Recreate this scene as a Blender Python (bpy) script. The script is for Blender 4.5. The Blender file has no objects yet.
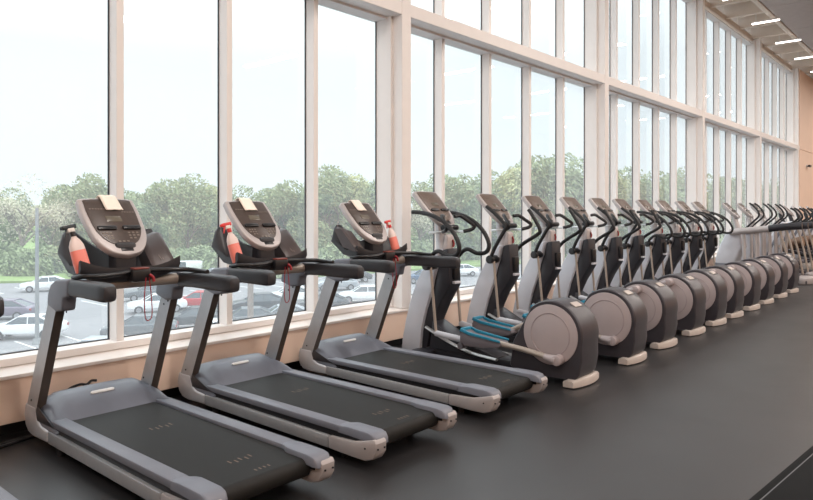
import bpy, bmesh, math, random
from mathutils import Vector, Matrix, noise
random.seed(7)
PI = math.pi
SC = bpy.context.scene
COL = SC.collection

# ------------------------------------------------------------------ materials
def mat(name, col, rough=0.5, metal=0.0, var=0.06, scale=6.0, bump=0.0, bscale=200.0, spec=0.5, coat=0.0, trans=0.0, coords='Object'):
    m = bpy.data.materials.new(name); m.use_nodes = True
    nt = m.node_tree; b = nt.nodes['Principled BSDF']
    b.inputs['Roughness'].default_value = rough
    b.inputs['Metallic'].default_value = metal
    b.inputs['Specular IOR Level'].default_value = spec
    b.inputs['Coat Weight'].default_value = coat
    b.inputs['Transmission Weight'].default_value = trans
    tc = nt.nodes.new('ShaderNodeTexCoord')
    n = nt.nodes.new('ShaderNodeTexNoise'); n.inputs['Scale'].default_value = scale; n.inputs['Detail'].default_value = 4
    nt.links.new(tc.outputs[coords], n.inputs['Vector'])
    r = nt.nodes.new('ShaderNodeValToRGB')
    r.color_ramp.elements[0].position = 0.3; r.color_ramp.elements[1].position = 0.7
    r.color_ramp.elements[0].color = tuple(max(0, c*(1-var)) for c in col) + (1,)
    r.color_ramp.elements[1].color = tuple(min(1, c*(1+var)) for c in col) + (1,)
    nt.links.new(n.outputs['Fac'], r.inputs['Fac']); nt.links.new(r.outputs['Color'], b.inputs['Base Color'])
    if bump > 0:
        n2 = nt.nodes.new('ShaderNodeTexNoise'); n2.inputs['Scale'].default_value = bscale
        nt.links.new(tc.outputs[coords], n2.inputs['Vector'])
        bp = nt.nodes.new('ShaderNodeBump'); bp.inputs['Strength'].default_value = bump; bp.inputs['Distance'].default_value = 0.003
        nt.links.new(n2.outputs['Fac'], bp.inputs['Height']); nt.links.new(bp.outputs['Normal'], b.inputs['Normal'])
    return m

def emit(name, col, s):
    m = bpy.data.materials.new(name); m.use_nodes = True
    nt = m.node_tree; b = nt.nodes['Principled BSDF']
    b.inputs['Base Color'].default_value = col + (1,)
    b.inputs['Emission Color'].default_value = col + (1,)
    b.inputs['Emission Strength'].default_value = s
    return m

def S(r, g, b):           # 8-bit sRGB to linear
    f = lambda v: (v/255/12.92) if v/255 <= 0.04045 else ((v/255+0.055)/1.055)**2.4
    return (f(r), f(g), f(b))

M = dict(
    plaster   = mat('peach_painted_panel', S(236,208,188), 0.6, var=0.02, scale=1.5),
    frame     = mat('white_window_frame', S(238,233,230), 0.45, var=0.015),
    sill      = mat('white_sill', S(240,232,226), 0.4, var=0.015),
    gasket    = mat('dark_gasket', S(50,52,58), 0.6),
    toe       = mat('black_base_strip', S(20,20,22), 0.5),
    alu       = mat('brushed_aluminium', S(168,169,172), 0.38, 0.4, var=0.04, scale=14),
    alu_dk    = mat('brown_reflection_back', S(92,84,79), 0.42, 0.4, var=0.05, scale=14),  # aluminium again, brown reflection of the room put into the colour
    casting   = mat('grey_casting', S(192,191,194), 0.42, 0.3),
    bluegrey  = mat('blue_grey_plastic', S(108,111,121), 0.42, 0, var=0.05, bump=0.15, bscale=500),
    bluegrey2 = mat('hood_plastic', S(103,107,118), 0.36, 0, var=0.05, bump=0.1, bscale=500),
    cap       = mat('warm_grey_cap', S(160,153,152), 0.45, var=0.04),
    black     = mat('black_rubber', S(30,29,31), 0.55, var=0.15, bump=0.2, bscale=300),
    blackgl   = mat('black_gloss_plastic', S(28,28,31), 0.32, var=0.1),
    charcoal  = mat('charcoal_plastic', S(46,45,49), 0.42, var=0.1),
    belt      = mat('running_belt', S(24,22,20), 0.6, spec=0.3, var=0.12, scale=18, bump=0.3, bscale=700),
    beltmark  = mat('belt_print', S(110,92,76), 0.6),
    taupe     = mat('taupe_tube', S(172,160,150), 0.4, 0.3, var=0.04),
    silver    = mat('console_silver', S(184,178,178), 0.4, 0.25, var=0.04),
    face      = mat('console_face', S(76,66,62), 0.33, var=0.1, scale=30),
    face2     = mat('console_face_brown', S(104,90,82), 0.36, var=0.1, scale=30),
    lcd       = mat('lcd_window', S(104,98,88), 0.25, var=0.08),
    keys      = mat('keypad', S(128,118,110), 0.45),
    white     = mat('white_plastic', S(225,225,225), 0.4),
    red       = mat('red_cord', S(150,22,34), 0.5),
    cloth     = mat('cream_cloth', S(246,236,224), 0.85, var=0.04, bump=0.5, bscale=120),
    cover     = mat('pocket_cover', S(72,63,63), 0.38, var=0.1),
    cream     = mat('cream_plastic', S(180,170,163), 0.42, var=0.04),
    disc      = mat('taupe_disc', S(176,165,166), 0.42, 0.15, var=0.03),
    disc2     = mat('taupe_disc_ring', S(160,149,150), 0.42, 0.15, var=0.03),
    shell     = mat('pale_tower_shell', S(200,202,210), 0.4, 0.1, var=0.03),
    drum      = mat('drum_cover', S(62,59,64), 0.36, 0.1, var=0.08),
    core      = mat('tower_core', S(44,44,50), 0.4, var=0.1),
    blue      = mat('blue_pedal_trim', S(40,130,160), 0.45, var=0.08),
    pedal     = mat('pedal_grey', S(110,106,112), 0.5, var=0.08),
    chrome    = mat('silver_tube', S(200,200,200), 0.28, 0.7, var=0.03),
    palecard  = mat('pale_card', S(196,186,184), 0.6),
    pinkliq   = mat('pink_cleaner', S(238,134,120), 0.3, var=0.05),
    clearpl   = mat('translucent_bottle', S(226,206,200), 0.35, var=0.03),
    trig_blk  = mat('black_trigger', S(28,36,40), 0.4),
    trig_red  = mat('red_trigger', S(214,52,50), 0.4),
    trig_wht  = mat('white_trigger_neck', S(232,226,220), 0.4),
    ceil      = mat('ceiling_deck', S(196,182,168), 0.7, var=0.03),
    ribm      = mat('ceiling_rib', S(222,208,194), 0.6, var=0.03),
    ceilg     = mat('ceiling_grey_panel', S(184,174,170), 0.7, var=0.04),
    wallw     = mat('warm_wood_wall', S(222,186,156), 0.5, var=0.05, scale=3),
    tanmetal  = mat('tan_cylinder', S(128,104,88), 0.35, 0.3, var=0.06),
    asphalt   = mat('asphalt', S(128,128,131), 0.85, var=0.08, scale=0.4),
    grass     = mat('grass', S(122,146,84), 0.9, var=0.15, scale=0.5),
    bark      = mat('bark', S(112,100,88), 0.9, var=0.15),
    twig      = mat('pale_twig', S(140,128,120), 0.9, var=0.12),
    tyre      = mat('tyre', S(36,36,38), 0.7),
    hub       = mat('hubcap', S(160,160,165), 0.35, 0.6),
    carglass  = mat('car_glass', S(70,80,88), 0.12, var=0.05),
    pole      = mat('pole_grey', S(140,144,146), 0.5, 0.3),
    line      = mat('road_paint', S(225,225,222), 0.8),
    trimline  = mat('mat_trim', S(84,84,86), 0.5),
    matblack  = mat('matt_black_rubber', S(14,14,15), 0.8, spec=0.15),
)
# floor: black rubber sheet with a soft sheen
def floor_mat():
    m = mat('rubber_floor', S(40,39,40), 0.42, var=0.06, scale=0.7, bump=0.25, bscale=90, spec=0.6)
    nt = m.node_tree; b = nt.nodes['Principled BSDF']
    tc = nt.nodes.new('ShaderNodeTexCoord'); n = nt.nodes.new('ShaderNodeTexNoise'); n.inputs['Scale'].default_value = 1.3; n.inputs['Detail'].default_value = 6
    mr = nt.nodes.new('ShaderNodeMapRange'); mr.inputs['To Min'].default_value = 0.33; mr.inputs['To Max'].default_value = 0.42
    nt.links.new(tc.outputs['Object'], n.inputs['Vector']); nt.links.new(n.outputs['Fac'], mr.inputs['Value']); nt.links.new(mr.outputs['Result'], b.inputs['Roughness'])
    return m
M['floor'] = floor_mat()
GLASS_VEIL = 0.10  # haze from room reflections, put into the glass as a pale veil
# window glass: lets light through, mirrors a little more at a glancing angle
def glass_mat():
    m = bpy.data.materials.new('window_glass'); m.use_nodes = True
    nt = m.node_tree; nt.nodes.clear()
    o = nt.nodes.new('ShaderNodeOutputMaterial'); mx = nt.nodes.new('ShaderNodeMixShader')
    t = nt.nodes.new('ShaderNodeBsdfTransparent'); t.inputs['Color'].default_value = (0.93, 0.955, 0.95, 1)
    g = nt.nodes.new('ShaderNodeBsdfGlossy'); g.inputs['Roughness'].default_value = 0.02
    lw = nt.nodes.new('ShaderNodeLayerWeight'); lw.inputs['Blend'].default_value = 0.5
    pw = nt.nodes.new('ShaderNodeMath'); pw.operation = 'POWER'; pw.inputs[1].default_value = 5
    nt.links.new(lw.outputs['Facing'], pw.inputs[0])
    fr = nt.nodes.new('ShaderNodeMapRange'); fr.inputs['To Min'].default_value = 0.05; fr.inputs['To Max'].default_value = 0.9
    nt.links.new(pw.outputs['Value'], fr.inputs['Value'])
    tl = nt.nodes.new('ShaderNodeBsdfTranslucent'); tl.inputs['Color'].default_value = (.9, .93, .95, 1)
    mt = nt.nodes.new('ShaderNodeMixShader'); mt.inputs['Fac'].default_value = GLASS_VEIL
    nt.links.new(t.outputs['BSDF'], mt.inputs[1]); nt.links.new(tl.outputs['BSDF'], mt.inputs[2])
    t = mt
    nt.links.new(fr.outputs['Result'], mx.inputs['Fac']); nt.links.new(t.outputs['Shader'], mx.inputs[1]); nt.links.new(g.outputs['BSDF'], mx.inputs[2])
    nt.links.new(mx.outputs['Shader'], o.inputs['Surface'])
    return m
M['glass'] = glass_mat()
def leaf_mat(name, a, b2):
    m = bpy.data.materials.new(name); m.use_nodes = True
    nt = m.node_tree; b = nt.nodes['Principled BSDF']; b.inputs['Roughness'].default_value = 0.8
    b.inputs['Specular IOR Level'].default_value = 0.2
    tc = nt.nodes.new('ShaderNodeTexCoord'); n = nt.nodes.new('ShaderNodeTexNoise'); n.inputs['Scale'].default_value = 0.7; n.inputs['Detail'].default_value = 5
    r = nt.nodes.new('ShaderNodeValToRGB'); r.color_ramp.elements[0].position = .35; r.color_ramp.elements[1].position = .65
    r.color_ramp.elements[0].color = a+(1,); r.color_ramp.elements[1].color = b2+(1,)
    nt.links.new(tc.outputs['Object'], n.inputs['Vector']); nt.links.new(n.outputs['Fac'], r.inputs['Fac']); nt.links.new(r.outputs['Color'], b.inputs['Base Color'])
    return m
LEAF = [leaf_mat('leaf_fresh', S(146,158,116), S(164,174,136)), leaf_mat('leaf_mid', S(136,150,112), S(156,168,130)), leaf_mat('leaf_yellow', S(172,176,124), S(190,192,148))]
LEAFB = leaf_mat('leaf_bud', S(200,198,172), S(214,208,186))

# ------------------------------------------------------------------ mesh builder
def crom(pts, n=6, closed=False):
    P = [Vector(p) for p in pts]; out = []
    L = len(P)
    rng = range(L if closed else L-1)
    for i in rng:
        if closed: p0, p1, p2, p3 = P[(i-1) % L], P[i], P[(i+1) % L], P[(i+2) % L]
        else:
            p1, p2 = P[i], P[i+1]
            p0 = P[i-1] if i > 0 else p1*2-p2
            p3 = P[i+2] if i+2 < L else p2*2-p1
        for k in range(n):
            t = k/n; t2 = t*t; t3 = t2*t
            out.append(0.5*((2*p1)+(-p0+p2)*t+(2*p0-5*p1+4*p2-p3)*t2+(-p0+3*p1-3*p2+p3)*t3))
    if not closed: out.append(P[-1])
    return out

class MB:
    def __init__(s): s.bm = bmesh.new()
    def _merge(s, t, mi=0):
        mp = {}
        for v in t.verts: mp[v] = s.bm.verts.new(v.co)
        for f in t.faces:
            try:
                nf = s.bm.faces.new([mp[v] for v in f.verts]); nf.material_index = f.material_index if mi is None else mi
            except ValueError: pass
        t.free()
    def _bev(s, t, w, seg=2, ang=25):
        if w <= 0: return
        bmesh.ops.recalc_face_normals(t, faces=t.faces)
        es = [e for e in t.edges if len(e.link_faces) == 2 and e.calc_face_angle(0) > math.radians(ang)]
        if es: bmesh.ops.bevel(t, geom=es, offset=w, segments=seg, profile=0.5, affect='EDGES', clamp_overlap=True)
    def box(s, lo, hi, bev=0.0, mi=0, seg=2, mtx=None):
        t = bmesh.new(); bmesh.ops.create_cube(t, size=1)
        for v in t.verts:
            v.co = Vector([lo[i] + (v.co[i]+0.5)*(hi[i]-lo[i]) for i in range(3)])
        s._bev(t, bev, seg)
        if mtx: t.transform(mtx)
        s._merge(t, mi); return s
    def prism(s, pts, x0, x1, bev=0.0, mi=0, seg=2, axis='x', mtx=None, ang=25):
        """pts in (y,z) swept along x ; axis 'z': pts in (x,y) swept along z"""
        t = bmesh.new()
        def co(p, a): return (a, p[0], p[1]) if axis == 'x' else ((p[0], a, p[1]) if axis == 'y' else (p[0], p[1], a))
        A = [t.verts.new(co(p, x0)) for p in pts]; B = [t.verts.new(co(p, x1)) for p in pts]
        n = len(pts)
        t.faces.new(A); t.faces.new(B[::-1])
        for i in range(n): t.faces.new((A[i], B[i], B[(i+1) % n], A[(i+1) % n]))
        bmesh.ops.recalc_face_normals(t, faces=t.faces)
        s._bev(t, bev, seg, ang)
        if mtx: t.transform(mtx)
        s._merge(t, mi); return s
    def loft(s, rings, cap=True, closed=True, mi=0):
        t = bmesh.new(); R = [[t.verts.new(p) for p in r] for r in rings]
        for a, b in zip(R, R[1:]):
            n = len(a)
            for i in range(n if closed else n-1):
                t.faces.new((a[i], a[(i+1) % n], b[(i+1) % n], b[i]))
        if cap and closed: t.faces.new(R[0][::-1]); t.faces.new(R[-1])
        bmesh.ops.recalc_face_normals(t, faces=t.faces)
        s._merge(t, mi); return s
    def tube(s, pts, r, n=10, sm=5, closed=False, mi=0, flat=None):
        P = crom(pts, sm, closed) if sm > 1 else [Vector(p) for p in pts]
        L = len(P); rings = []
        up = Vector((0, 0, 1)); prev = None
        for i, p in enumerate(P):
            if closed: d = P[(i+1) % L]-P[i-1]
            else: d = P[min(i+1, L-1)]-P[max(i-1, 0)]
            d.normalize()
            if prev is None:
                u = d.cross(up)
                if u.length < 0.05: u = d.cross(Vector((1, 0, 0)))
                u.normalize()
            else:
                u = prev - d*prev.dot(d); u.normalize()
            prev = u; w = u.cross(d)
            rr = r if not isinstance(r, (list, tuple)) else r[0]+(r[-1]-r[0])*i/(L-1) if len(r) == 2 else r[min(int(i/(L-1)*(len(r)-1)+.5), len(r)-1)]
            ru, rw = (rr, rr) if flat is None else (rr*flat[0], rr*flat[1])
            rings.append([p+u*math.cos(a)*ru+w*math.sin(a)*rw for a in [2*PI*k/n for k in range(n)]])
        if closed: rings.append(rings[0]); s.loft(rings, cap=False, mi=mi)
        else: s.loft(rings, mi=mi)
        return s
    def cyl(s, p0, p1, r, r1=None, n=20, bev=0.0, mi=0):
        p0, p1 = Vector(p0), Vector(p1); d = p1-p0; r1 = r if r1 is None else r1
        q = d.to_track_quat('Z', 'Y').to_matrix().to_4x4()
        t = bmesh.new()
        A = [t.verts.new((r*math.cos(2*PI*k/n), r*math.sin(2*PI*k/n), 0)) for k in range(n)]
        B = [t.verts.new((r1*math.cos(2*PI*k/n), r1*math.sin(2*PI*k/n), d.length)) for k in range(n)]
        t.faces.new(A[::-1]); t.faces.new(B)
        for i in range(n): t.faces.new((A[i], A[(i+1) % n], B[(i+1) % n], B[i]))
        s._bev(t, bev, 2, 50)
        t.transform(Matrix.Translation(p0) @ q)
        s._merge(t, mi); return s
    def lathe(s, prof, c=(0, 0, 0), n=24, mi=0, mtx=None):
        t = bmesh.new(); R = []
        for r, z in prof: R.append([t.verts.new((c[0]+max(r, 1e-4)*math.cos(2*PI*k/n), c[1]+max(r, 1e-4)*math.sin(2*PI*k/n), c[2]+z)) for k in range(n)])
        for a, b in zip(R, R[1:]):
            for i in range(n): t.faces.new((a[i], a[(i+1) % n], b[(i+1) % n], b[i]))
        t.faces.new(R[0][::-1]); t.faces.new(R[-1])
        bmesh.ops.recalc_face_normals(t, faces=t.faces)
        if mtx: t.transform(mtx)
        s._merge(t, mi); return s
    def build(s, name, mats, parent=None, smooth=35, mtx=None):
        if mtx: s.bm.transform(mtx)
        me = bpy.data.meshes.new(name); s.bm.to_mesh(me); s.bm.free()
        for m in (mats if isinstance(mats, (list, tuple)) else [mats]): me.materials.append(m)
        if smooth:
            for p in me.polygons: p.use_smooth = True
            me.set_sharp_from_angle(angle=math.radians(smooth))
        o = bpy.data.objects.new(name, me); COL.objects.link(o)
        if parent: o.parent = parent
        return o

def tag(o, label=None, cat=None, group=None, kind=None):
    if label: o['label'] = label
    if cat: o['category'] = cat
    if group: o['group'] = group
    if kind: o['kind'] = kind
    return o
def empty(name, loc, rz=0):
    o = bpy.data.objects.new(name, None); COL.objects.link(o); o.location = loc; o.rotation_euler = (0, 0, rz); o.empty_display_size = 0.2
    return o
def copy_tree(o, parent=None):
    kids = list(o.children)
    c = o.copy(); COL.objects.link(c); c.parent = parent
    for ch in kids: copy_tree(ch, c)
    return c
def struct(o): o['kind'] = 'structure'; return o
def sub(mb, name, m, parent, **k): return mb.build(name, m, parent, **k)

# ------------------------------------------------------------------ room shell
XE = 29.45           # end of the glazed stretch
P0, PB = 6.185, 5.78 # first column in view, column spacing
GY = 5.75            # glass plane
struct(MB().box((-6, -12, -0.2), (46, 5.6, 0)).build('floor', M['floor'], smooth=0))
# ceiling: ribbed strip along the glass, flat grey panels further in
c = MB().box((-6, 4.42, 7.62), (46, 6.0, 7.75)).build('ceiling', M['ceil'], smooth=0); struct(c)
m = MB()
k = -6 + .4
while k < 46:
    m.box((k, 4.45, 7.2), (k+0.16, 5.62, 7.62), 0.01); k += 1.445
m.box((-6, 5.56, 7.14), (46, 5.72, 7.30), 0.01)
m.box((-6, 4.42, 7.16), (46, 4.56, 7.62), 0.01)
m.build('rib', M['ribm'], c)
m = MB(); k = -6
while k < 46:
    j = 4.41
    while j > -12:
        m.box((k+.006, j-2.4, 7.18), (k+2.88, j-.012, 7.24), 0.004); j -= 2.412
    k += 2.89
m.build('grey_panel', M['ceilg'], c, smooth=0)
MB().box((-6, -12, 7.26), (46, 4.42, 7.75)).build('slab_above', M['ceil'], c, smooth=0)
# walls out of view and the far solid stretch
struct(MB().box((-6.2, -12.2, 0), (46, -12, 7.7)).build('wall_right', M['wallw'], smooth=0))
struct(MB().box((-6.2, -12, 0), (-6, 6, 7.7)).build('wall_near', M['wallw'], smooth=0))
struct(MB().box((46, -12.2, 0), (46.2, 6, 7.7)).build('wall_far', M['wallw'], smooth=0))
m = MB().box((XE+.08, 5.35, 0.11), (46, 5.9, 4.06), 0.006).box((XE+.08, 5.37, 4.06), (46, 5.9, 4.10)).box((XE+.08, 5.35, 4.10), (46, 5.9, 7.2), 0.006)
struct(m.build('wall_back', M['plaster'], smooth=0))
# low panelled wall under the glass, its toe strip and sill
struct(MB().box((-6, 5.35, 0.108), (XE+.08, 5.9, 0.435), 0.006).build('wall_left', M['plaster'], smooth=0))
struct(MB().box((-6, 5.47, 0.0), (46, 5.9, 0.108)).build('baseboard_left', M['toe'], smooth=0))
struct(MB().prism([(5.33, .435), (5.33, .462), (5.62, .482), (5.9, .482), (5.9, .435)], -6, XE+.08, 0.004).build('trim_1', M['sill'], smooth=0))
struct(MB().box((-6, 5.356, 4.065), (XE+.08, 5.86, 4.225), 0.006).build('trim_2', M['frame'], smooth=0))
cols = [P0 + PB*k for k in range(-2, 5)]
n = 3
for cx in cols:
    m = MB().box((cx-.085, 5.35, .47), (cx+.085, 5.79, 7.2), 0.006).box((cx-.125, 5.50, .48), (cx-.085, 5.768, 7.15), 0.003).box((cx+.085, 5.50, .48), (cx+.125, 5.768, 7.15), 0.003)
    struct(m.build('trim_%d' % n, M['frame'], smooth=0)); n += 1
# window bays: five lights between columns, lower and upper tier
wn = 1
for bi in range(len(cols)-1):
    a, b = cols[bi]+.125, cols[bi+1]-.125
    g0 = cols[bi]-.125
    for (z0, z1) in ((.482, 4.065), (4.225, 7.05)):
        m = MB()
        m.box((a, 5.56, z0), (b, 5.768, z0+.06), 0.004).box((a, 5.56, z1-.03), (b, 5.768, z1), 0.004)
        mull = [1.565, 2.684, 3.785, 4.910] if bi == 1 else [7.227, 8.383, 9.555, 10.715] if bi == 2 else [g0 + PB/5*q for q in range(1, 5)]
        if bi == 1: mull = [m_ for m_ in mull if m_ > a]
        for x in mull: m.box((x, 5.61, z0+.055), (x+.066, 5.768, z1-.025), 0.004)
        w = struct(m.build('window_%d' % wn, M['frame'], smooth=0)); wn += 1
        gm = MB()
        for x in mull+[b]: gm.box((x-.010, 5.742, z0+.06), (x-.0005, 5.758, z1-.03))
        gm.box((a, 5.735, z0+.06), (b, 5.765, z0+.068))
        gm.build('gasket', M['gasket'], w, smooth=0)
        edges = [a] + mull; ends = mull + [b]
        for x0, x1 in zip(edges, ends):
            xa = x0 + (.066 if x0 != a else 0)
            g = MB(); g.box((xa+.001, GY-.004, z0+.061), (x1-.001, GY+.004, z1-.031)); g.build('glass_pane', M['glass'], w, smooth=0)
# small dark camera on the far solid wall
t = empty('wall_camera', (30.9, 5.35, 3.50)); tag(t, 'small dark camera box high on the peach wall past the last window', 'camera')
MB().box((-.10, -.02, -.06), (.02, 0, .06), .004).build('mount_plate', M['white'], t)
MB().cyl((-.05, -.02, 0), (-.05, -.07, 0), .02).box((-.16, -.15, -.045), (.10, -.06, .045), .015).build('camera_body', M['charcoal'], t)

# ceiling lamps that hang over the glass edge
lampm = emit('lamp_tube', (1.0, .93, .86), 7.0)
def lamp():
    t = empty('ceiling_lamp', (0, 0, 0))
    MB().box((-.035, -.36, .03), (.035, .36, .07), .006).build('housing', M['white'], t)
    MB().box((-.03, -.35, .0), (.03, .35, .03), .008).build('tube', lampm, t)
    MB().cyl((0, -.25, .07), (0, -.25, .56), .008, n=8).build('hanger', M['white'], t)
    MB().cyl((0, .25, .07), (0, .25, .56), .008, n=8).build('hanger', M['white'], t)
    return t
l0 = lamp()
xs = [20.8 + 2.86*k for k in range(-1, 4)]
for i, x in enumerate(xs):
    o = l0 if i == 0 else copy_tree(l0)
    o.location = (x, 4.61, 6.99)
    tag(o, ['lit ceiling lamp at the top edge of the photo, nearest of the short linear row', 'short lit ceiling lamp, second from the top edge, above the far windows', 'short lit ceiling lamp, third from the top edge, above the far windows', 'short lit ceiling lamp near the right edge, fourth of the row', 'farthest and smallest lit ceiling lamp, cut by the right edge'][i], 'lamp', 'linear lamps along the ceiling edge')
# room lighting: long warm linear lights on the ceiling further in
def area(x, y, z, sx, sy, e, col=(1, .91, .84), rot=(0, 0, 0)):
    L = bpy.data.lights.new('ceiling_light', 'AREA'); L.shape = 'RECTANGLE'; L.size = sx; L.size_y = sy; L.energy = e; L.color = col
    o = bpy.data.objects.new('ceiling_light', L); COL.objects.link(o); o.location = (x, y, z); o.rotation_euler = rot
    return o
for x in range(-3, 45, 6):
    for y in (1.2, -3.2, -8.0):
        area(x, y, 7.12, .35, 3.0, 185)

# ------------------------------------------------------------------ console shared by all machines
NV = Vector((0, -.727, .687)); UV = Vector((0, .687, .727))
def cpt(c, u, v, n): return Vector(c) + Vector((u, 0, 0)) + UV*v + NV*n
def console_mtx(c):
    return Matrix(((1, 0, 0, c[0]), (0, UV.y, NV.y, c[1]), (0, UV.z, NV.z, c[2]), (0, 0, 0, 1)))
def outline(w, h, taper, r=.08):
    pts = [(-w*.80, h), (w*.80, h), (w, h*.80), (w*1.0, h*.1), (w*taper*1.12, -h*.45), (w*taper*.72, -h*.86), (w*taper*.2, -h), (-w*taper*.2, -h), (-w*taper*.72, -h*.86), (-w*taper*1.12, -h*.45), (-w, h*.1), (-w, h*.80)]
    return [(p.x, p.y) for p in crom([(a, b, 0) for a, b in pts], 4, True)]
def console(parent, c, w=.215, h=.265, fm='face'):
    mt = console_mtx(c)
    o = outline(w, h, .80)
    m = MB().prism(o, -.055, 0, .014, axis='z', seg=3, ang=40)
    m.prism([(x*.72, y*.78) for x, y in o], -.085, -.05, .01, axis='z', ang=40)
    fr = m.build('console', M['silver'], parent, mtx=mt, smooth=40)
    f = [(x*.84, (y*.82)+.03*h/.265) for x, y in o]
    k = MB().prism(f, 0.001, .006, .002, axis='z', ang=40)
    MB().box((-.150, -.050, .0055), (-.018, -.018, .024), .007).build('ledge_slot', M['blackgl'], fr, mtx=mt)
    MB().box((.026, -.050, .0055), (.158, -.018, .024), .007).build('ledge_slot', M['blackgl'], fr, mtx=mt)
    MB().box((-.06, .03, .005), (.05, .085, .009), .002).build('screen', M['lcd'], fr, mtx=mt)
    for a in (-.12, -.095, -.07, .06, .09, .12, .145):
        for b in (-.075, -.10, -.125):
            if abs(a) < .13-.02*(b < -.12): k.box((a-.008, b-.006, .005), (a+.008, b+.006, .009), .001, mi=1)
    for a in (-.03, 0, .03): k.box((a-.008, -.16, .005), (a+.008, -.148, .009), .001, mi=1)
    for a in range(6): k.box((-.15+.02*a, .15, .005), (-.137+.02*a, .158, .008), mi=1)
    for a in range(5): k.box((.07+.02*a, .12, .005), (.083+.02*a, .128, .008), mi=1)
    k.build('display_panel', [M[fm], M['keys']], fr, mtx=mt)
    MB().box((-.042, -.238, -.004), (.046, -.192, .004), .004).build('stop_key', M['blackgl'], fr, mtx=mt)
    return fr

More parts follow.
